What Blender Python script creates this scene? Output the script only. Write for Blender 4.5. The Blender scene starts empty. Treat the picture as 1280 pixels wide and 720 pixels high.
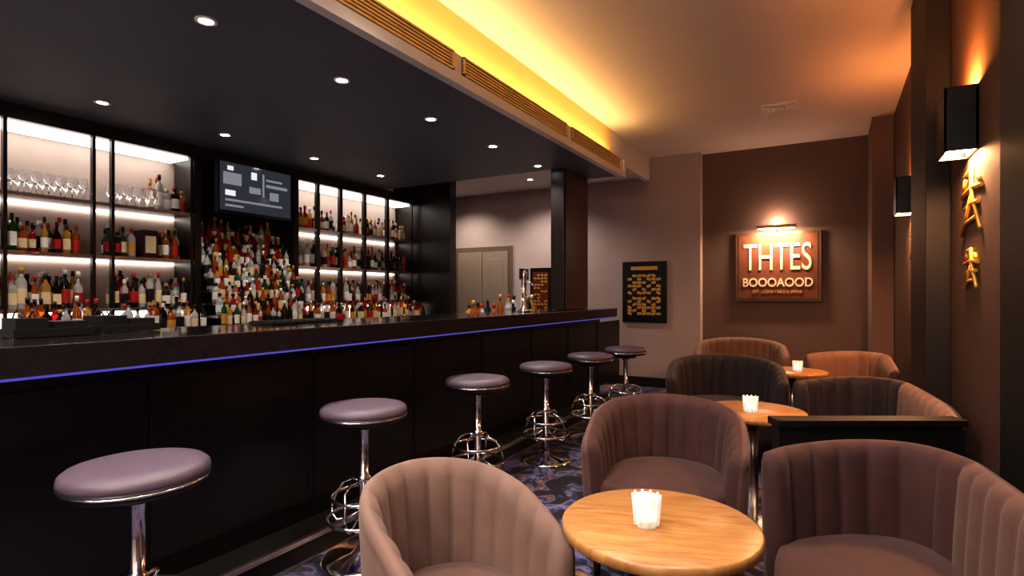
import bpy, math, random
from mathutils import Vector
random.seed(7)
S=bpy.context.scene
H=1.25; F=700.0; A=math.atan(400/700); SA,CA=math.sin(A),math.cos(A)
# ------------------------------------------------------------------ materials
def mat(name,col,rough=.5,metal=0,emit=None,estr=0,trans=0,noise=0,nscale=8,coat=0,sheen=0,bump=0,ior=1.45):
    m=bpy.data.materials.new(name); m.use_nodes=True
    nt=m.node_tree; b=nt.nodes['Principled BSDF']
    c=(col[0],col[1],col[2],1)
    b.inputs['Base Color'].default_value=c
    b.inputs['Roughness'].default_value=rough
    b.inputs['Metallic'].default_value=metal
    b.inputs['IOR'].default_value=ior
    b.inputs['Transmission Weight'].default_value=trans
    b.inputs['Coat Weight'].default_value=coat
    b.inputs['Sheen Weight'].default_value=sheen
    if emit:
        b.inputs['Emission Color'].default_value=(*emit,1)
        b.inputs['Emission Strength'].default_value=estr
    if noise or bump:
        tc=nt.nodes.new('ShaderNodeTexCoord'); n=nt.nodes.new('ShaderNodeTexNoise')
        n.inputs['Scale'].default_value=nscale; n.inputs['Detail'].default_value=5
        nt.links.new(tc.outputs['Object'],n.inputs['Vector'])
        if noise:
            r=nt.nodes.new('ShaderNodeValToRGB')
            r.color_ramp.elements[0].position=.3; r.color_ramp.elements[1].position=.7
            r.color_ramp.elements[0].color=tuple(max(0,x*(1-noise)) for x in col)+(1,)
            r.color_ramp.elements[1].color=tuple(min(1,x*(1+noise)) for x in col)+(1,)
            nt.links.new(n.outputs['Fac'],r.inputs['Fac']); nt.links.new(r.outputs['Color'],b.inputs['Base Color'])
        if bump:
            bp=nt.nodes.new('ShaderNodeBump'); bp.inputs['Strength'].default_value=bump; bp.inputs['Distance'].default_value=.01
            nt.links.new(n.outputs['Fac'],bp.inputs['Height']); nt.links.new(bp.outputs['Normal'],b.inputs['Normal'])
    return m
def s2l(r,g,b):
    f=lambda c:(c/255/12.92) if c/255<=.04045 else ((c/255+.055)/1.055)**2.4
    return (f(r),f(g),f(b))
M={}
M['wall']=mat('plaster_mauve',s2l(182,165,160),.8,noise=.05,nscale=2,bump=.05)
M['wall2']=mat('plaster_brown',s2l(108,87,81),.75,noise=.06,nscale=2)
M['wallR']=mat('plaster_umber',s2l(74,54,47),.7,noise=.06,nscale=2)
M['black']=mat('black_lacquer',s2l(14,12,13),.35,noise=.1)
M['blackm']=mat('matte_black',s2l(8,7,8),.6,noise=.1)
M['ceil']=mat('ceiling_paint',s2l(224,217,214),.85,noise=.03,nscale=1.5)
M['cove']=mat('cove_lit_yellow',s2l(225,195,130),.8,noise=.03,nscale=1.5)  # yellow of the cove light put into the riser colour
M['soffit']=mat('soffit_slate',s2l(96,98,110),.5,noise=.08,nscale=1.5)
M['white']=mat('white_trim',s2l(225,220,215),.35,noise=.02)
M['chrome']=mat('chrome',(.75,.75,.78),.12,1)
M['steel']=mat('brushed_steel',(.55,.54,.55),.28,1,noise=.1,nscale=30)
M['brass']=mat('brass_grille',s2l(245,208,135),.35,.2,noise=.05)
M['dslot']=mat('vent_slot',s2l(35,22,14),.8,noise=.1)
M['barfront']=mat('bar_front_veneer',s2l(9,7,10),.35,noise=.25,nscale=6)
M['bartop']=mat('bar_top_dark',s2l(21,17,18),.12,noise=.2,nscale=14,coat=.4)
M['baredge']=mat('bar_edge_wood',s2l(34,28,31),.25,noise=.2,nscale=20)
M['ledblue']=mat('blue_led',(.03,.03,.1),.5,emit=(.16,.13,.8),estr=.42)
M['ledwhite']=mat('shelf_led',(1,1,1),.5,emit=(1,.91,.82),estr=6)
M['ledpanel']=mat('shelf_light_panel',(1,1,1),.5,emit=(1,.95,.88),estr=3.2)
M['ledlow']=mat('low_light_panel',(1,1,1),.5,emit=(1,.91,.78),estr=2.6)
M['ledamber']=mat('cove_led',(1,.7,.3),.5,emit=(1,.52,.12),estr=5)
M['lens']=mat('downlight_lens',(1,1,1),.5,emit=(1,.95,.88),estr=25)
M['fillglobe']=mat('fill_globe_emitter',(1,1,1),.5,emit=(1,.88,.81),estr=26)  # emitter for the added fill globes
M['backp']=mat('backbar_panel',s2l(190,170,160),.6,noise=.05)
M['shelf']=mat('shelf_wood',s2l(45,32,28),.35,noise=.15)
M['colw']=mat('column_wood',s2l(64,46,38),.35,noise=.25,nscale=5)
M['frame']=mat('shelf_frame',s2l(32,23,21),.35,noise=.15)
M['seatv']=mat('stool_vinyl',s2l(84,71,84),.45,noise=.06,nscale=25)
M['seatedge']=mat('stool_piping',s2l(32,27,34),.4,noise=.1)
M['velvetA']=mat('velvet_taupe',s2l(114,90,81),.8,noise=.12,nscale=10,sheen=.1)
M['velvetB']=mat('velvet_maroon',s2l(64,37,35),.75,noise=.15,nscale=10,sheen=.08)
M['velvetC']=mat('velvet_brown',s2l(90,63,57),.75,noise=.15,nscale=10,sheen=.1)
M['velvetD']=mat('velvet_aubergine',s2l(32,24,34),.7,noise=.15,nscale=10,sheen=.1)
M['velvetE']=mat('velvet_tan',s2l(112,82,68),.7,noise=.12,nscale=10,sheen=.15)
M['candle']=mat('candle_glow',(1,1,1),.5,emit=(1,.82,.6),estr=3)
M['crystal']=mat('frosted_crystal',(.95,.93,.9),.15,trans=.55,emit=(1,.85,.7),estr=.12)
M['glass']=mat('clear_glass',(.95,.95,.95),.05,trans=.9)
M['gold']=mat('gold_leaf',s2l(225,175,80),.35,.5,noise=.1)
M['cream']=mat('cream_letter',s2l(250,226,190),.5,noise=.03)
M['signb']=mat('sign_canvas',s2l(112,62,42),.6,noise=.12,nscale=6)
M['signf']=mat('sign_frame_wood',s2l(92,62,46),.35,noise=.15,nscale=12)
M['door']=mat('door_paint',s2l(150,134,121),.5,noise=.05)
M['doorf']=mat('door_trim',s2l(110,94,82),.5,noise=.05)
M['base']=mat('baseboard_dark',s2l(38,28,26),.4,noise=.1)
M['redp']=mat('poster_red',s2l(90,34,22),.5,noise=.1)
M['tvscr']=mat('tv_glass',s2l(20,22,28),.1,emit=s2l(60,62,70),estr=.6)
M['tvimg']=mat('tv_picture',s2l(60,60,70),.2,emit=s2l(200,200,205),estr=1)
M['tvimg2']=mat('tv_picture_mid',s2l(60,60,70),.2,emit=s2l(120,120,128),estr=.9)
# wood
def wood():
    m=bpy.data.materials.new('table_oak'); m.use_nodes=True; nt=m.node_tree; b=nt.nodes['Principled BSDF']
    tc=nt.nodes.new('ShaderNodeTexCoord'); mp=nt.nodes.new('ShaderNodeMapping'); mp.inputs['Scale'].default_value=(2,14,2)
    mp.inputs['Rotation'].default_value=(0,0,.5)
    n=nt.nodes.new('ShaderNodeTexNoise'); n.inputs['Scale'].default_value=4; n.inputs['Detail'].default_value=8; n.inputs['Distortion'].default_value=.6
    r=nt.nodes.new('ShaderNodeValToRGB'); r.color_ramp.elements[0].position=.3; r.color_ramp.elements[1].position=.72
    r.color_ramp.elements[0].color=(*s2l(146,98,54),1); r.color_ramp.elements[1].color=(*s2l(186,140,86),1)
    nt.links.new(tc.outputs['Object'],mp.inputs['Vector']); nt.links.new(mp.outputs['Vector'],n.inputs['Vector'])
    nt.links.new(n.outputs['Fac'],r.inputs['Fac']); nt.links.new(r.outputs['Color'],b.inputs['Base Color'])
    b.inputs['Roughness'].default_value=.32
    return m
M['oak']=wood()
def carpet():
    m=bpy.data.materials.new('patterned_carpet'); m.use_nodes=True; nt=m.node_tree; b=nt.nodes['Principled BSDF']
    tc=nt.nodes.new('ShaderNodeTexCoord')
    n=nt.nodes.new('ShaderNodeTexNoise'); n.inputs['Scale'].default_value=3.2; n.inputs['Detail'].default_value=3; n.inputs['Distortion'].default_value=2.2
    r=nt.nodes.new('ShaderNodeValToRGB'); e=r.color_ramp.elements
    e[0].position=.42; e[0].color=(*s2l(16,14,26),1); e[1].position=.68; e[1].color=(*s2l(140,100,62),1)
    a=e.new(.48); a.color=(*s2l(40,39,74),1); a=e.new(.53); a.color=(*s2l(104,102,140),1); a=e.new(.57); a.color=(*s2l(26,24,46),1)
    nt.links.new(tc.outputs['Object'],n.inputs['Vector']); nt.links.new(n.outputs['Fac'],r.inputs['Fac'])
    nt.links.new(r.outputs['Color'],b.inputs['Base Color']); b.inputs['Roughness'].default_value=.95
    return m
M['carpet']=carpet()
# ------------------------------------------------------------------ mesh builder
class MB:
    def __init__(s): s.v=[];s.f=[];s.mi=[];s.sm=[];s.mats=[]
    def idx(s,m):
        m=M[m] if isinstance(m,str) else m
        if m not in s.mats: s.mats.append(m)
        return s.mats.index(m)
    def face(s,f,m,smooth=False): s.f.append(f); s.mi.append(s.idx(m)); s.sm.append(smooth)
    def box(s,x0,x1,y0,y1,z0,z1,m):
        o=len(s.v)
        s.v+=[(x0,y0,z0),(x1,y0,z0),(x1,y1,z0),(x0,y1,z0),(x0,y0,z1),(x1,y0,z1),(x1,y1,z1),(x0,y1,z1)]
        for f in ((0,3,2,1),(4,5,6,7),(0,1,5,4),(1,2,6,5),(2,3,7,6),(3,0,4,7)): s.face([o+i for i in f],m)
    def obox(s,c,sz,rz,m,tilt=None):
        o=len(s.v); cr,sr=math.cos(rz),math.sin(rz)
        n0=len(s.v)
        s.box(-sz[0]/2,sz[0]/2,-sz[1]/2,sz[1]/2,-sz[2]/2,sz[2]/2,m)
        for i in range(n0,len(s.v)):
            x,y,z=s.v[i]
            if tilt: # rotate about local y
                x,z=x*math.cos(tilt)+z*math.sin(tilt),-x*math.sin(tilt)+z*math.cos(tilt)
            s.v[i]=(c[0]+x*cr-y*sr,c[1]+x*sr+y*cr,c[2]+z)
    def lathe(s,prof,cx,cy,cz,n,m,smooth=True,rot=0,caps=True):
        o=len(s.v)
        for r,z in prof:
            for k in range(n):
                a=2*math.pi*k/n+rot; s.v.append((cx+r*math.cos(a),cy+r*math.sin(a),cz+z))
        for i in range(len(prof)-1):
            mm=m[i] if isinstance(m,(list,tuple)) else m
            for k in range(n):
                k2=(k+1)%n; s.face([o+i*n+k,o+i*n+k2,o+(i+1)*n+k2,o+(i+1)*n+k],mm,smooth)
        if caps:
            s.face([o+k for k in range(n)][::-1],m[0] if isinstance(m,(list,tuple)) else m)
            s.face([o+(len(prof)-1)*n+k for k in range(n)],m[-1] if isinstance(m,(list,tuple)) else m)
    def tube(s,pts,r,m,n=8,closed=False):
        P=[Vector(p) for p in pts]; N=len(P); o=len(s.v)
        for i,p in enumerate(P):
            a=P[(i-1)%N] if (closed or i>0) else p; b=P[(i+1)%N] if (closed or i<N-1) else p
            t=(b-a).normalized(); u=t.cross(Vector((0,0,1)))
            if u.length<1e-3: u=t.cross(Vector((1,0,0)))
            u.normalize(); w=t.cross(u)
            for k in range(n):
                q=2*math.pi*k/n; s.v.append(tuple(p+r*(math.cos(q)*u+math.sin(q)*w)))
        for i in range(N if closed else N-1):
            j=(i+1)%N
            for k in range(n):
                k2=(k+1)%n; s.face([o+i*n+k,o+i*n+k2,o+j*n+k2,o+j*n+k],m,True)
        if not closed:
            s.face([o+k for k in range(n)],m); s.face([o+(N-1)*n+k for k in range(n)],m)
    def mesh(s,name):
        me=bpy.data.meshes.new(name); me.from_pydata(s.v,[],s.f)
        for m in s.mats: me.materials.append(m)
        me.polygons.foreach_set('material_index',s.mi); me.polygons.foreach_set('use_smooth',s.sm)
        me.update(); return me
    def build(s,name,loc=(0,0,0),rot=0,bevel=0,fix=True):
        me=s.mesh(name)
        if fix:
            import bmesh
            bm=bmesh.new(); bm.from_mesh(me); bmesh.ops.recalc_face_normals(bm,faces=bm.faces); bm.to_mesh(me); bm.free()
        o=bpy.data.objects.new(name,me); S.collection.objects.link(o); o.location=loc; o.rotation_euler=(0,0,rot)
        if bevel:
            b=o.modifiers.new('bevel','BEVEL'); b.width=bevel; b.segments=2; b.limit_method='ANGLE'
        return o
def dup(o,loc,rot=0):
    d=bpy.data.objects.new(o.name.split('.')[0],o.data); S.collection.objects.link(d); d.location=loc; d.rotation_euler=(0,0,rot)
    return d
def one(name,*a,bevel=0):
    b=MB(); b.box(*a); return b.build(name,bevel=bevel)
def light(kind,name,loc,power,col=(1,1,1),size=.05,target=None,spot=90,blend=.6,parent=None,sy=None,euler=None):
    l=bpy.data.lights.new(name,kind); l.energy=power; l.color=col
    if kind=='AREA':
        l.size=size
        if sy: l.shape='RECTANGLE'; l.size_y=sy
    else: l.shadow_soft_size=size
    if kind=='SPOT': l.spot_size=math.radians(spot); l.spot_blend=blend
    o=bpy.data.objects.new(name,l); S.collection.objects.link(o); o.location=loc
    if target is not None:
        o.rotation_euler=(Vector(target)-Vector(loc)).to_track_quat('-Z','Y').to_euler()
    if euler: o.rotation_euler=euler
    if parent: o.parent=parent
    return o
def P(u,v,z):
    d=F*(H-z)/(v-368.0); r=d*(u-640)/F
    return (-d*SA+r*CA, d*CA+r*SA)
# ------------------------------------------------------------------ room
YB=7.5; ZC=3.09; YF=-2.0; XL=-6.5; XR=.55; XS=-1.48
one('floor',XL-.1,XR+.2,YF-.1,YB+.3,-.1,0,'carpet')
one('ceiling',-2.3,XR+.2,YF-.1,YB+.3,ZC,ZC+.1,'ceil')
one('ceiling_service_area',XL-.1,-2.2,5.3,YB+.3,2.83,2.93,'ceil')
one('wall_back',XL-.1,XS,YB,YB+.1,0,ZC,'wall')
one('wall_back_recess',XS-.05,XR+.2,YB+.15,YB+.25,0,ZC,'wall2')
one('wall_back_return',XS-.05,XS,YB+.1,YB+.15,0,ZC,'wall')
one('wall_left',XL-.1,XL,YF-.1,YB,0,2.83,'wall')
one('wall_front',XL-.1,XR+.2,YF-.1,YF,0,ZC,'wall')
one('wall_right',XR,XR+.1,YF,YB+.25,0,ZC,'wallR')
for nm,x0,y0,y1,m in (('trim_pilaster_1',.50,1.0,2.50,'blackm'),('trim_pilaster_2',.44,3.75,4.4,'blackm')):
    one(nm,x0,XR,y0,y1,0,ZC,m,bevel=.004)
one('trim_pilaster_3',.36,XR,6.9,YB+.15,0,ZC,'wall2',bevel=.004)
one('baseboard_back',XL,XS,YB-.02,YB,0,.13,'base')
one('baseboard_back_recess',XS,.36,YB+.13,YB+.15,0,.13,'base')
# soffit
b=MB()
b.box(-5.3,-2.0,YF,5.3,2.56,2.60,'soffit'); b.box(-2.55,-2.0,5.3,5.95,2.56,2.60,'soffit')
b.box(-2.06,-2.0,YF,5.95,2.60,2.73,'white')
b.box(-2.20,-2.06,YF,5.95,2.70,2.73,'white')
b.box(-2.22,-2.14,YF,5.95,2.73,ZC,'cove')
b.box(-2.38,-1.98,5.95,6.0,2.535,2.73,'white')
b.box(-2.38,-2.14,5.95,6.0,2.73,ZC,'ceil')
b.box(-5.3,-2.4,5.26,5.3,2.6,2.83,'ceil')
b.build('ceiling_bar_soffit')
one('trim_soffit_edge',-2.04,-1.98,YF,5.95,2.535,2.60,'white')
one('wall_soffit_riser',-2.22,-2.14,6.0,YB,2.78,ZC,'ceil')
# vents
def vent(y0,y1):
    b=MB(); x=-1.998
    z0,z1=2.61,2.725
    b.box(x-.01,x+.004,y0,y1,z0,z1,'dslot')
    b.box(x,x+.018,y0,y1,z0,z0+.012,'brass'); b.box(x,x+.018,y0,y1,z1-.012,z1,'brass')
    b.box(x,x+.018,y0,y0+.015,z0,z1,'brass'); b.box(x,x+.018,y1-.015,y1,z0,z1,'brass')
    for i in range(4):
        z=z0+.024+i*.02; b.box(x,x+.015,y0,y1,z,z+.010,'brass')
    return b.build('air_vent_grille')
for y0,y1 in ((-.6,1.05),(1.12,2.77),(2.87,4.43),(4.55,5.85)): vent(y0,y1)
b=MB(); b.box(-2.12,-2.10,YF+.05,5.9,2.731,2.745,'ledamber'); b.build('cove_led_strip')
light('AREA','cove_light',(-2.05,1.98,2.755),25,(1,.62,.24),size=.05,sy=7.7,euler=(math.pi,-.12,0))
# downlights
def downlight(x,y,z,power,col=(1,.93,.86),spot=95):
    b=MB(); b.lathe([(.050,0),(.050,-.006),(.034,-.006),(.034,-.001)],0,0,0,20,'white')
    b.lathe([(.033,-.002),(.033,-.004)],0,0,0,20,'lens')
    o=b.build('recessed_downlight',(x,y,z))
    light('SPOT','downlight_lamp',(0,0,-.02),power,col,size=.04,target=(0,0,-2),spot=spot,blend=.8,parent=o)
    return o
for y in (-.14,.73,1.6,2.455,3.33,4.21,5.08): downlight(-2.6,y,2.56,42,spot=120)
for y in (.13,1.03,1.93,2.82,3.73,4.64): downlight(-4.32,y,2.56,30)
for x,y,p in ((-1.45,.75,85),(-1.45,2.0,75),(-.35,1.0,75),(-.15,2.1,60)): downlight(x,y,ZC,p,(1,.88,.77),100)  # spots added above the view to light stools and lounge
def diffuser(x,y):
    b=MB(); b.box(-.16,.16,-.16,.16,-.008,0,'white')
    for i in range(3):
        s=.13-.04*i
        for a in ((-s,s,-s,-s+.012),(-s,s,s-.012,s),(-s,-s+.012,-s,s),(s-.012,s,-s,s)): b.box(a[0],a[1],a[2],a[3],-.016,-.008,'ceil')
    return b.build('ceiling_air_diffuser',(x,y,ZC))
diffuser(-.44,6.1)
b=MB(); b.box(-.8,.8,-.6,.6,-.03,0,'white'); b.build('added_fill_panel',(-1.4,-.9,ZC))  # added panel behind the camera, carries the general fill light
light('AREA','fill_panel_light',(-1.4,-.9,ZC-.04),70,(1,.88,.80),size=1.5,sy=1.1,target=(-1.4,-.9,0))
b=MB(); pr=[(max(.004,.17*math.sin(math.pi*k/12)),-.17*math.cos(math.pi*k/12)) for k in range(13)]
b.lathe(pr,0,0,0,24,'fillglobe'); b.lathe([(.03,.165),(.03,.21)],0,0,0,12,'brass'); b.tube([(0,0,.2),(0,0,ZC-2.2)],.006,'blackm')
gp=b.build('added_fill_globe',(-1.3,-.9,2.2)); dup(gp,(-.1,-1.0,2.2))  # two globes added behind the camera to fill lounge and ceiling
# ------------------------------------------------------------------ bar counter
b=MB()
b.box(-2.75,-2.32,YF+.02,6.1,0,.985,'barfront')
for i in range(10):
    y=-1.2+i*.8
    b.box(-2.325,-2.312,y,y+.76,.2,.93,'barfront')
b.box(-2.32,-2.12,YF+.02,6.15,0,.11,'blackm')
b.box(-2.135,-2.11,YF+.02,6.16,.10,.125,'steel')
b.box(-2.13,-2.115,YF+.02,6.16,.0,.02,'steel')
b.box(-2.82,-2.17,YF+.02,6.2,1.0,1.087,'bartop')
b.box(-2.17,-2.15,YF+.02,6.21,.995,1.09,'baredge')
b.box(-2.30,-2.285,YF+.02,6.1,.985,.999,'ledblue')
b.box(-2.165,-2.155,YF+.02,6.15,.986,.994,'ledblue')
b.box(-3.25,-2.75,YF+.02,5.9,.0,.90,'blackm'); b.box(-3.27,-2.75,YF+.02,5.9,.90,.93,'steel')
b.build('bar_counter',bevel=.003)
b=MB(); b.box(-2.56,-2.41,5.3,5.95,1.09,2.56,'frame'); b.box(-2.41,-2.395,5.33,5.92,1.09,2.56,'colw'); b.build('trim_bar_column',bevel=.004)
one('wall_bar_pier',-5.3,-4.33,5.95,6.08,0,2.83,'frame')
# ------------------------------------------------------------------ back bar
b=MB()
b.box(-5.30,-5.25,-1.9,5.93,0,2.56,'backp')
b.box(-5.25,-4.86,-1.9,5.93,2.455,2.56,'frame')
b.box(-5.22,-4.93,-1.85,2.88,2.44,2.455,'ledpanel'); b.box(-5.22,-4.93,4.02,5.9,2.44,2.455,'ledpanel')
b.box(-5.25,-4.55,-1.9,5.93,0,.92,'frame'); b.box(-5.25,-4.53,-1.9,5.93,.92,.95,'bartop')
bays=[(-.45,.18),(.3,.84),(.96,1.50),(1.60,2.13),(2.26,2.88),(4.0,4.27),(4.29,4.6),(4.62,4.98),(5.0,5.38),(5.40,5.86)]
for y0,y1 in bays:
    for y in (y0,y1): b.box(-4.93,-4.89,y-.011,y+.011,.95,2.455,'frame')
for y in (2.93,3.98): b.box(-5.2,-4.88,y-.03,y+.03,.95,2.455,'frame')
for z in (1.14,1.55,1.96):
    for y0,y1 in ((-.5,2.92),(4.0,5.88)):
        b.box(-5.25,-4.90,y0,y1,z-.018,z,'shelf'); b.box(-4.905,-4.893,y0,y1,z-.022,z+.004,'steel')
        b.box(-5.245,-5.225,y0,y1,z-.034,z-.019,'ledwhite')
for y0,y1 in ((-.5,2.88),(4.02,5.88)): b.box(-5.249,-5.243,y0,y1,.96,1.10,'ledlow')
b.box(-5.25,-5.08,2.96,3.95,.95,2.455,'frame')
NT=8; DZ=.112
for i in range(NT):
    b.box(-5.24,-4.60-.06*i,2.97,3.94,.95+DZ*i-.02 if i else .95,.95+DZ*i+.003,'shelf')
    b.box(-4.602-.06*i,-4.598-.06*i,2.97,3.94,.95+DZ*i-.02,.95+DZ*i,'steel')
b.build('backbar_shelving',bevel=0)
# bottles
cols=dict(amber=s2l(200,100,30),red=s2l(190,28,20),green=s2l(45,95,45),clear=s2l(236,234,228),dark=s2l(30,16,12),gold=s2l(232,170,75),pink=s2l(220,125,105))
for k,c in cols.items(): M['bt_'+k]=mat('bottle_'+k,c,.08,trans=.6 if k!='dark' else .1)
labs=dict(white=s2l(245,240,230),cream=s2l(235,214,168),lred=s2l(180,30,24),lblack=s2l(18,16,16),lgold=s2l(205,150,60))
for k,c in labs.items(): M['lb_'+k]=mat('label_'+k,c,.5,noise=.1,nscale=60)
bk=['amber']*5+['red']*2+['green']*2+['clear']*6+['dark']*5+['gold']*3+['pink']
lk=['white']*6+['cream']*3+['lred']*2+['lblack']*3+['lgold']
def bottle(b,x,y,z,s=1,n=9):
    t=random.random(); h=(.26+.07*random.random())*s; r=(.028+.008*random.random())*s
    c='bt_'+random.choice(bk); l='lb_'+random.choice(lk); cap='lb_'+random.choice(['lred','lblack','lgold','white','lblack'])
    if t<.2: h*=.8; r*=1.2
    nn=4 if t>.86 else n; rot=math.pi/4+random.uniform(-.3,.3)
    if nn==4: r*=1.2
    sh=random.uniform(.55,.68); nk=r*.36
    prof=[(r*.92,0),(r,.01),(r,h*.14),(r*1.01,h*.15),(r*1.01,h*sh*.78),(r,h*sh*.8),(r,h*sh),(r*.75,h*(sh+.07)),(nk,h*(sh+.14)),(nk,h*.86),(nk*1.25,h*.861),(nk*1.2,h)]
    mt=[c,c,c,l,c,c,c,c,c,cap,cap]
    b.lathe(prof,x,y,z,nn,mt,smooth=(nn>4),rot=rot)
b=MB()
def fill(y0,y1,z,rows,dens=1,s=1,sp=.066):
    y=y0
    while y<y1:
        for x in rows:
            if random.random()<dens: bottle(b,x+random.uniform(-.01,.01),y+random.uniform(-.01,.01),z,s*random.uniform(.78,1.0))
        y+=sp
G=[]
for bi,(y0,y1) in enumerate(bays):
    if y1<.5: continue
    a,c=y0+.045,y1-.03; L=c-a
    fill(a,c,1.141,(-4.95,-5.04,-5.14),.98)
    fill(a,c,.951,(-4.64,-4.74,-4.82),.88,.92)
    if y0>3.9: fill(a,c,1.551,(-4.96,-5.05,-5.14),.97,.97); fill(a,c,1.961,(-4.98,-5.1),.9,.9)
    else:
        if bi in (2,4):
            fill(a,a+L*.36,1.551,(-4.96,-5.06,-5.14),.97,.92); fill(a+L*.72,c,1.551,(-4.96,-5.06,-5.14),.98,.97)
            G.append((a+L*.42,1.551,L*.22,.24,'shelf'))
        else: fill(a,c,1.551,(-4.96,-5.05,-5.14),.95,.95)
        if bi==4: fill(a+L*.62,c,1.961,(-4.98,-5.1),.95,1)
for i in range(NT):
    fill(3.01,3.92,.955+DZ*i,(-4.63-.06*i,),1,.85,.062)
b.build('liquor_bottles',fix=False)
b=MB()
for y,z,w,h,c in G:
    b.box(-5.2,-5.0,y,y+w,z,z+h,c); b.box(-5.0,-4.996,y+w*.15,y+w*.85,z+h*.2,z+h*.8,'lb_cream' if c=='shelf' else 'lb_lred')
b.build('gift_boxes')
b=MB()
def stem(x,y,z):
    b.lathe([(.03,0),(.028,.004),(.005,.01),(.004,.07),(.02,.085),(.033,.12),(.030,.165)],x,y,z,10,'glass',caps=False)
for bi,(y0,y1) in enumerate(bays):
    if y1<.5 or y0>2.8: continue
    y=y0+.05; ye=y1-.03 if bi!=4 else y0+.36
    while y<ye:
        for x in (-4.95,-5.05): stem(x,y,1.962)
        y+=.072
b.build('wine_glasses')
# TV
b=MB(); b.box(-4.80,-4.75,3.03,3.82,1.99,2.47,'blackm'); b.box(-5.08,-4.80,3.3,3.55,2.15,2.35,'blackm')
b.box(-4.75,-4.748,3.05,3.80,2.015,2.45,'tvscr')
for y0,y1,z0,z1,m in ((3.08,3.26,2.25,2.36,'tvimg2'),(3.12,3.18,2.38,2.42,'tvimg'),(3.34,3.46,2.2,2.26,'tvimg2'),(3.48,3.50,2.18,2.40,'tvimg2'),(3.52,3.76,2.28,2.31,'tvimg2'),(3.52,3.70,2.34,2.36,'tvimg2'),(3.1,3.7,2.10,2.12,'tvimg2'),(3.1,3.28,2.05,2.07,'tvimg2'),(3.36,3.42,2.33,2.40,'tvimg'),(3.56,3.66,2.16,2.24,'tvimg2'),(3.1,3.2,2.15,2.2,'tvimg')):
    b.box(-4.748,-4.7465,y0,y1,z0,z1,m)
b.build('wall_television',bevel=0)
# things on the bar
b=MB()
for i in range(16): bottle(b,-2.95+random.uniform(-.06,.06),4.35+i*.085,.931,1)
b.build('spirit_bottles',fix=False)
b=MB()
b.lathe([(.08,0),(.08,.015),(.03,.03),(.026,.30),(.03,.31),(.035,.36),(.02,.38)],0,0,0,16,'chrome')
for a in (-.06,0,.06): b.box(-.012,.012,a-.01,a+.01,.30,.40,'blackm')
b.tube([(0,0,.27),(.08,0,.27),(.1,0,.22)],.009,'chrome')
b.build('beer_tap_tower',(-2.5,4.6,1.089))
b=MB(); b.box(-.07,.07,-.13,.13,0,.03,'blackm'); b.box(-.06,.06,-.12,-.02,.03,.07,'blackm'); b.box(-.06,.06,0,.11,.03,.055,'blackm')
for i in range(6): b.tube([(random.uniform(-.03,.03),-.1+i*.012,.065),(random.uniform(-.04,.04),-.1+i*.014,.10)],.003,'lb_lblack',5)
o=b.build('bar_caddy',(-2.66,1.0,1.09)); dup(o,(-2.7,1.28,1.09),.2)
b=MB(); b.box(-.1,.1,-.25,.25,0,.010,'blackm')
for i in range(10): b.box(-.09,.09,-.24+i*.048,-.22+i*.048,.010,.015,'blackm')
b.build('bar_mat',(-2.68,2.2,1.09))
# ------------------------------------------------------------------ stools
b=MB()
R=.2
b.lathe([(.10,.655),(R*.93,.66),(R*.985,.668),(R,.68),(R,.692)],0,0,0,40,'seatedge')
b.lathe([(R,.692),(R*1.01,.70),(R*.99,.715),(R*.93,.725),(R*.7,.733),(R*.3,.737),(.001,.738)],0,0,0,40,'seatv')
b.tube([((R+.002)*math.cos(t*math.pi/20),(R+.002)*math.sin(t*math.pi/20),.682) for t in range(40)],.004,'chrome',6,True)
b.lathe([(.10,.63),(.11,.655)],0,0,0,20,'blackm')
b.lathe([(.024,.02),(.024,.36),(.032,.365),(.032,.39),(.022,.395),(.022,.60),(.045,.63)],0,0,0,20,'chrome')
b.lathe([(.20,0),(.20,.008),(.18,.018),(.06,.035),(.028,.06)],0,0,0,40,'chrome')
for rr,zz in ((.15,.30),(.17,.20)):
    b.tube([(rr*math.cos(t*math.pi/18),rr*math.sin(t*math.pi/18),zz) for t in range(36)],.009,'chrome',8,True)
for k in range(4):
    a=k*math.pi/2+.4
    b.tube([(q*math.cos(a+w),q*math.sin(a+w),z) for q,z,w in ((.024,.36,0),(.08,.365,.1),(.13,.34,.25),(.15,.30,.4),(.165,.25,.45),(.17,.20,.5),(.14,.17,.5),(.09,.18,.4),(.024,.22,.3))],.007,'chrome',6)
st=b.build('bar_stool')
first=True
for u,v in ((172,578),(455,505),(597,471),(682,454),(738,442),(782,434)):
    x,y=P(u,v,.73)
    if first: st.location=(x,y,0); first=False
    else: dup(st,(x,y,0),random.uniform(0,1.5))
# ------------------------------------------------------------------ tables
b=MB()
b.lathe([(.262,.590),(.268,.593),(.268,.615),(.262,.62),(.001,.62)],0,0,0,64,'oak')
b.lathe([(.08,.575),(.08,.59)],0,0,0,20,'blackm')
b.lathe([(.028,.02),(.028,.575)],0,0,0,20,'steel')
b.lathe([(.20,0),(.20,.01),(.16,.02),(.04,.03)],0,0,0,40,'steel')
tb=b.build('cocktail_table'); x,y=P(824,652,.62); T1=(x,y); tb.location=(x,y,0); tb.rotation_euler=(0,0,.3)
T2=P(941,512,.62); T3=P(990,463,.62); dup(tb,(*T2,0),1); dup(tb,(*T3,0),2)
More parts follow.
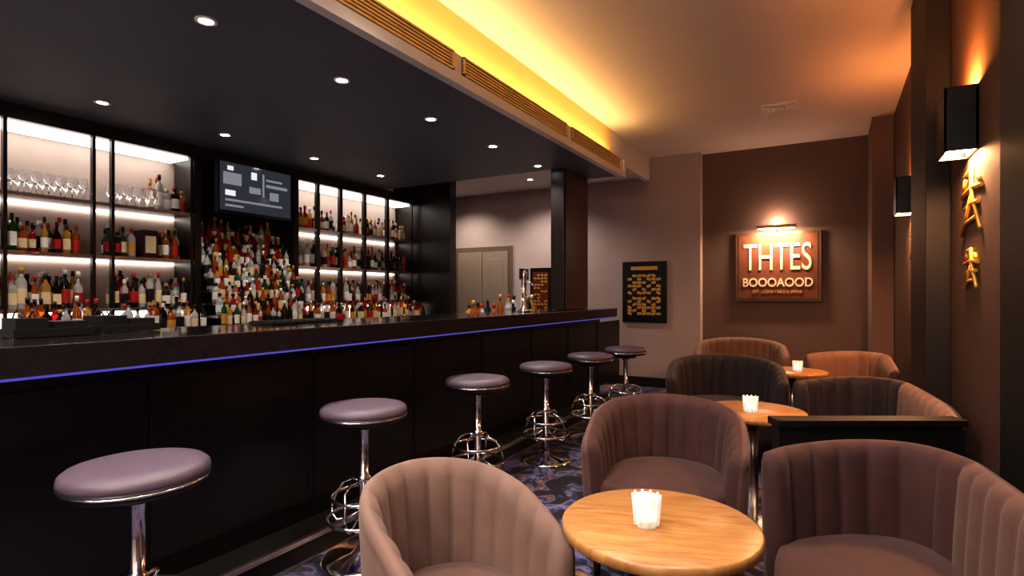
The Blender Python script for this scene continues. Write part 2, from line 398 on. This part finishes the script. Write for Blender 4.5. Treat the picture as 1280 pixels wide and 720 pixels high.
# candle holder
b=MB()
prof=[(.026,0),(.030,.004),(.032,.03),(.035,.055),(.037,.080),(.033,.080),(.029,.02),(.001,.018)]
b.lathe(prof,0,0,0,10,'crystal',smooth=False,caps=False)
for k in range(10):
    a=2*math.pi*k/10; b.tube([(.032*math.cos(a),.032*math.sin(a),.005),(.037*math.cos(a+.3),.037*math.sin(a+.3),.086)],.004,'crystal',5)
b.lathe([(.020,.02),(.020,.04)],0,0,0,12,'candle')
cd=b.build('candle_holder',(*P(808,657,.62),.6205))
dup(cd,(*P(938,515,.62),.6205)); dup(cd,(*P(997,464,.62),.6205))
# ------------------------------------------------------------------ seating
def smoothpath(pts,n):
    P_=[Vector(p) for p in pts]; P_=[P_[0]*2-P_[1]]+P_+[P_[-1]*2-P_[-2]]
    out=[]
    for i in range(1,len(P_)-2):
        p0,p1,p2,p3=P_[i-1:i+3]
        for k in range(20):
            t=k/20; out.append(.5*((2*p1)+(-p0+p2)*t+(2*p0-5*p1+4*p2-p3)*t*t+(-p0+3*p1-3*p2+p3)*t**3))
    out.append(P_[-2])
    L=[0]
    for a,c in zip(out,out[1:]): L.append(L[-1]+(c-a).length)
    res=[]; j=0
    for k in range(n):
        s=L[-1]*k/(n-1)
        while j<len(L)-2 and L[j+1]<s: j+=1
        f=(s-L[j])/max(1e-9,L[j+1]-L[j]); res.append(out[j].lerp(out[j+1],f))
    return res,L[-1]
def upholstered(name,path,hmax,harm,front,m_in,m_out,m_seat,loc=(0,0,0),rot=0,t=.075,seatz=.42,rib=.085,lean=.06,hp=2.0,side=1,hfun=None,split=None,dep=.018):
    L0=smoothpath(path,50)[1]; nr=max(4,round(L0/rib)); n=nr*8+1
    pts,L=smoothpath(path,n); b=MB(); rings=[]; ns=[]
    for i,p in enumerate(pts):
        a=pts[max(0,i-1)]; c=pts[min(n-1,i+1)]; d=(c-a).normalized(); nrm=Vector((d.y,-d.x))*side; ns.append(nrm)
    for i,p in enumerate(pts):
        s=i/(n-1); nrm=ns[i]
        q=abs(2*s-1)
        hh=hfun(s) if hfun else hmax-(hmax-harm)*(q**hp)
        rb=dep*(abs(math.sin(math.pi*i/8))**.55)
        e=min(s,1-s)*L; k=1.0
        if e<t/2: k=max(.12,math.sqrt(max(0,1-(1-e/(t/2))**2)))
        prof=[(.0,.20,0),(.0,.36,1),(-.0,.36+(hh-.36)*.35,1),(.004,.36+(hh-.36)*.65,1),(.008,hh-.055,1),(.014,hh-.022,.7),(.028,hh-.006,.3),(t*.6,hh,0),(t*.88,hh-.006,0),(t*1.0,hh-.028,0),(t*1.01,hh-.035,0),(t*.97,hh-.04,0),(t*1.05,hh-.06,0),(t*1.05,hh*.7,0),(t*1.0,hh*.45,0),(t*.85,.14,0),(t*.7,.09,0),(.01,.09,0)]
        ring=[]
        for (o,z,r) in prof:
            o2=(o-t/2)*k+t/2 - rb*r
            o2+=lean*(z-.3)
            zz=z if k>=1 else (z-.09)*(1-.06*(1-k))+.09
            q2=p+nrm*o2; ring.append(len(b.v)); b.v.append((q2.x,q2.y,zz))
        rings.append(ring)
    m=len(rings[0])
    for i in range(n-1):
        mi=m_in if (split is None or i/(n-1)<split[0]) else split[1]
        for k in range(m):
            k2=(k+1)%m
            mm=mi if k<7 or k==m-1 else m_out
            b.face([rings[i][k],rings[i+1][k],rings[i+1][k2],rings[i][k2]],mm,True)
    b.face(rings[0][::-1],m_out,False); b.face(rings[-1],m_out,False)
    step=4
    outline=[pts[i]+ns[i]*.012 for i in range(2,n-2,step)]
    fr,_=smoothpath([outline[-1]]+[Vector(f) for f in front]+[outline[0]],14); outline+=fr[1:-1]
    c=sum(outline,Vector((0,0)))/len(outline)
    def ringz(sc,z):
        o=len(b.v)
        for p in outline:
            q=c+(p-c)*sc; b.v.append((q.x,q.y,z))
        return o
    lv=[(.97,.12,m_out),(.985,.24,m_out),(.985,.27,m_seat),(1.0,.29,m_seat),(1.005,.36,m_seat),(1.0,seatz-.03,m_seat),(.975,seatz-.01,m_seat),(.93,seatz,m_seat),(.6,seatz+.012,m_seat),(.02,seatz+.016,m_seat)]
    os_=[ringz(a,z) for a,z,_ in lv]; N=len(outline)
    for i in range(len(lv)-1):
        for k in range(N):
            k2=(k+1)%N; b.face([os_[i]+k,os_[i]+k2,os_[i+1]+k2,os_[i+1]+k],lv[i+1][2],True)
    b.face([os_[0]+k for k in range(N)],m_out); b.face([os_[-1]+k for k in range(N)],m_seat)
    for idx in (3,n//3,2*n//3,n-4):
        p=pts[idx]+ns[idx]*(t*.25); b.lathe([(.014,0),(.022,.1)],p.x,p.y,0,12,'blackm')
    return b.build(name,loc,rot)
def tubpath(w,dp):
    return [(dp*.5,-w),(dp*.2,-w*1.0),(-dp*.12,-w*.95),(-dp*.38,-w*.66),(-dp*.5,0),(-dp*.38,w*.66),(-dp*.12,w*.95),(dp*.2,w),(dp*.5,w)]
def tub(name,x,y,rot,w=.28,dp=.52,hm=.72,ha=.56,mi='velvetB',mo='velvetB',ms='velvetB',**k):
    return upholstered(name,tubpath(w,dp),hm,ha,[(dp*.56,w*.6),(dp*.6,0),(dp*.56,-w*.6)],mi,mo,ms,(x,y,0),rot,side=-1,**k)
def at(u,d):
    r=d*(u-640)/F; return (-d*SA+r*CA,d*CA+r*SA)
x,y=at(574,1.54); tub('tub_armchair',x,y,math.radians(-20),.19,.42,.735,.55,'velvetA','velvetA','velvetC',t=.055,lean=.05,rib=.07,dep=.013)
x,y=at(832,2.62); tub('tub_armchair',x,y,math.radians(-80),.26,.52,.73,.58,'velvetB','velvetC','velvetB')
x,y=at(906,4.35); tub('tub_armchair',x,y,math.radians(-80),.33,.58,.75,.62,'velvetD','velvetD','velvetD')
x,y=at(925,6.2); tub('tub_armchair',x,y,math.radians(-80),.38,.6,.75,.60,'velvetE','velvetE','velvetE')
sp=[(-.16,2.05),(-.08,2.18),(.07,2.30),(.22,2.33),(.315,2.22),(.35,2.03),(.39,1.75),(.425,1.5),(.425,1.22)]
for i,(dy,mi,mo) in enumerate(((0,'velvetB','velvetC'),(1.78,'velvetD','velvetA'),(3.6,'velvetE','velvetC'))):
    pp=[(min(a,.35) if i==2 else a,c) for a,c in sp]
    upholstered('banquette_sofa',pp,.74,.71,[(.08,1.24),(-.06,1.45),(-.15,1.85)],mi,mi,mi,(0,dy,0),0,side=-1,t=.06,rib=.1,lean=.03,split=(.42,mo))
b=MB(); b.obox((0,0,.36),(.74,.06,.72),A,'blackm'); b.obox((0,0,.735),(.76,.09,.03),A,'blackm'); b.build('booth_divider',(.12,2.68,0),bevel=.004)
# ------------------------------------------------------------------ wall decor
def onwall(u,v,Y):
    d=Y/(CA+SA*(u-640)/F); r=d*(u-640)/F; return (-d*SA+r*CA, H+(368-v)*d/F)
Yw=YB+.15
b=MB()
x0,_=onwall(920,368,Yw); x1,_=onwall(1027,368,Yw)
zt=onwall(975,290,Yw)[1]; zb=onwall(975,377,Yw)[1]
b.box(x0,x1,Yw-.05,Yw-.001,zb,zt,'signf'); b.box(x0+.035,x1-.035,Yw-.056,Yw-.045,zb+.035,zt-.035,'signb')
o=b.build('framed_sign',bevel=.004)
def text(s,size,loc,m,par,name,ext=.004,off=.006):
    c=bpy.data.curves.new(name,'FONT'); c.body=s; c.size=size; c.extrude=ext; c.align_x='CENTER'; c.align_y='CENTER'; c.offset=off
    t=bpy.data.objects.new(name,c); S.collection.objects.link(t); bpy.context.view_layer.update()
    me=bpy.data.meshes.new_from_object(t); bpy.data.objects.remove(t); me.materials.clear(); me.materials.append(M[m])
    t=bpy.data.objects.new(name,me); S.collection.objects.link(t); t.location=loc; t.rotation_euler=(math.pi/2,0,0); t.parent=par
    return t
cx=(x0+x1)/2; hh=zt-zb
t=text('THTES',.27,(cx,Yw-.062,zb+hh*.62),'cream',o,'sign_lettering',off=0); t.scale=(.98,1.75,1)
t=text('BOOOAOOD',.13,(cx,Yw-.062,zb+hh*.27),'cream',o,'sign_subtitle',off=.002); t.scale=(1.0,1.15,1)
t=text('EST. COCKTAILS & WINE',.05,(cx,Yw-.062,zb+hh*.14),'gold',o,'sign_tagline',off=0)
b=MB(); b.tube([(cx-.22,Yw-.2,zt+.05),(cx+.22,Yw-.2,zt+.05)],.022,'brass',12); b.tube([(cx,Yw-.001,zt+.01),(cx,Yw-.1,zt+.07),(cx,Yw-.2,zt+.05)],.008,'brass')
b.box(cx-.2,cx+.2,Yw-.205,Yw-.18,zt+.022,zt+.027,'lens')
b.build('picture_light')
light('AREA','picture_lamp',(cx,Yw-.2,zt+.015),18,(1,.66,.40),size=.5,sy=.04,target=(cx,Yw-.02,zb+.1))
light('POINT','picture_glow',(cx,Yw-.09,zt+.11),7,(1,.62,.40),size=.03)
def poster(name,u0,u1,v0,v1,kind):
    x0,_=onwall(u0,368,YB); x1,_=onwall(u1,368,YB); um=(u0+u1)/2; zt=onwall(um,v0,YB)[1]; zb=onwall(um,v1,YB)[1]
    b=MB(); b.box(x0,x1,YB-.03,YB-.001,zb,zt,'black'); w=x1-x0; h=zt-zb
    if kind==0:
        b.box(x0+w*.2,x1-w*.2,YB-.033,YB-.03,zb+h*.86,zb+h*.92,'gold')
        for cc,(za,zc) in enumerate(((.46,.80),(.12,.42))):
            nx,nz=7,6
            for i in range(nx):
                for j in range(nz):
                    if (i+j)%2==0 or random.random()<.45:
                        xa=x0+w*(.12+.76*i/nx); z=zb+h*(za+(zc-za)*j/nz)
                        b.obox((xa+w*.05,YB-.032,z+h*.025),(w*.095,.004,h*.042),0,'gold',tilt=random.uniform(-.5,.5))
    else:
        b.box(x0+w*.12,x1-w*.12,YB-.033,YB-.03,zb+h*.08,zb+h*.92,'redp')
        for j in range(12):
            for i in range(4):
                if random.random()<.6: b.obox((x0+w*(.24+.17*i),YB-.035,zb+h*(.14+.065*j)),(w*.13,.004,h*.035),0,'gold',tilt=random.uniform(-.6,.6))
    return b.build(name)
poster('framed_poster',779,834,327,403,0); poster('framed_poster',664,690,335,397,1)
# door
xa,_=onwall(570,368,YB); xb,_=onwall(641,368,YB)
b=MB(); zt=2.0
b.box(xa,xb,YB-.03,YB-.001,0,zt,'doorf')
xm=(xa+xb)/2
for p,q in ((xa+.07,xm-.005),(xm+.005,xb-.07)):
    b.box(p,q,YB-.045,YB-.03,.01,zt-.08,'door'); b.box(p+.08,q-.08,YB-.05,YB-.045,.9,zt-.2,'door'); b.box(p+.08,q-.08,YB-.05,YB-.045,.15,.8,'door')
b.box(xm+.02,xm+.04,YB-.08,YB-.05,.95,1.15,'steel')
b.build('door_1',bevel=.003)
# sconces
def sconce(y,pu,pd):
    b=MB(); x0,x1=-.12,-.001; w=.11; z0,z1=-.14,.14
    b.box(x0,x0+.008,-w,w,z0,z1,'black'); b.box(x0,x1,-w,-w+.008,z0,z1,'black'); b.box(x0,x1,w-.008,w,z0,z1,'black'); b.box(x1-.01,x1,-w,w,z0,z1,'brass')
    b.box(x0+.012,x1-.014,-w+.012,w-.012,z0+.03,z0+.05,'lens')
    b.box(x0+.012,x1-.014,-w+.012,w-.012,z1-.05,z1-.03,'candle')
    o=b.build('wall_sconce',(XR,y,2.02))
    light('AREA','sconce_uplight',(-.045,0,z1-.02),pu,(1,.30,.06),size=.06,sy=.18,euler=(math.pi,.7,0),parent=o)
    light('AREA','sconce_downlight',(-.06,0,z0+.02),pd,(1,.44,.18),size=.09,sy=.18,euler=(0,.25,0),parent=o)
sconce(3.2,26,20); sconce(5.35,14,30)
# calligraphy
def glyph(y,z,s,wy=2.2):
    b=MB(); x=XR-.008
    def st(p,o=0,k=1): b.tube([(x,y+s*a*wy*k,z+s*c*k+o) for a,c in p],.009,'gold',6)
    for o,k in ((0,1),(-.30,.62)):
        st([(-.18,.1),(0,.14),(.2,.1)],o,k); st([(0,.32),(-.02,.05),(-.16,-.26)],o,k); st([(0,.06),(.08,-.1),(.2,-.26)],o,k)
        st([(-.12,-.02),(0,0),(.13,-.03)],o,k); st([(-.1,.22),(-.16,.14)],o,k); st([(.1,.24),(.14,.15)],o,k); st([(-.1,-.14),(.1,-.16)],o,k); st([(.02,.3),(.12,.28)],o,k)
    b.build('wall_calligraphy')
glyph(3.2,1.66,.5); glyph(5.2,1.66,.5)
downlight(-5.0,6.9,2.83,60,(1,.85,.72),140); downlight(-3.6,6.8,2.83,75,(1,.87,.78),140)
# world
w=bpy.data.worlds.new('world'); S.world=w; w.use_nodes=True; w.node_tree.nodes['Background'].inputs[0].default_value=(.8,.8,1,1); w.node_tree.nodes['Background'].inputs[1].default_value=.02
# camera
c=bpy.data.cameras.new('camera'); co=bpy.data.objects.new('camera',c); S.collection.objects.link(co)
co.location=(0,0,H); co.rotation_euler=(math.pi/2,0,A); c.lens=36*F/1280; c.sensor_width=36; c.shift_y=8/1280; c.clip_start=.02
S.camera=co
S.view_settings.view_transform='Standard'
S.view_settings.exposure=.3
try: S.view_settings.look='Medium High Contrast'
except Exception: pass
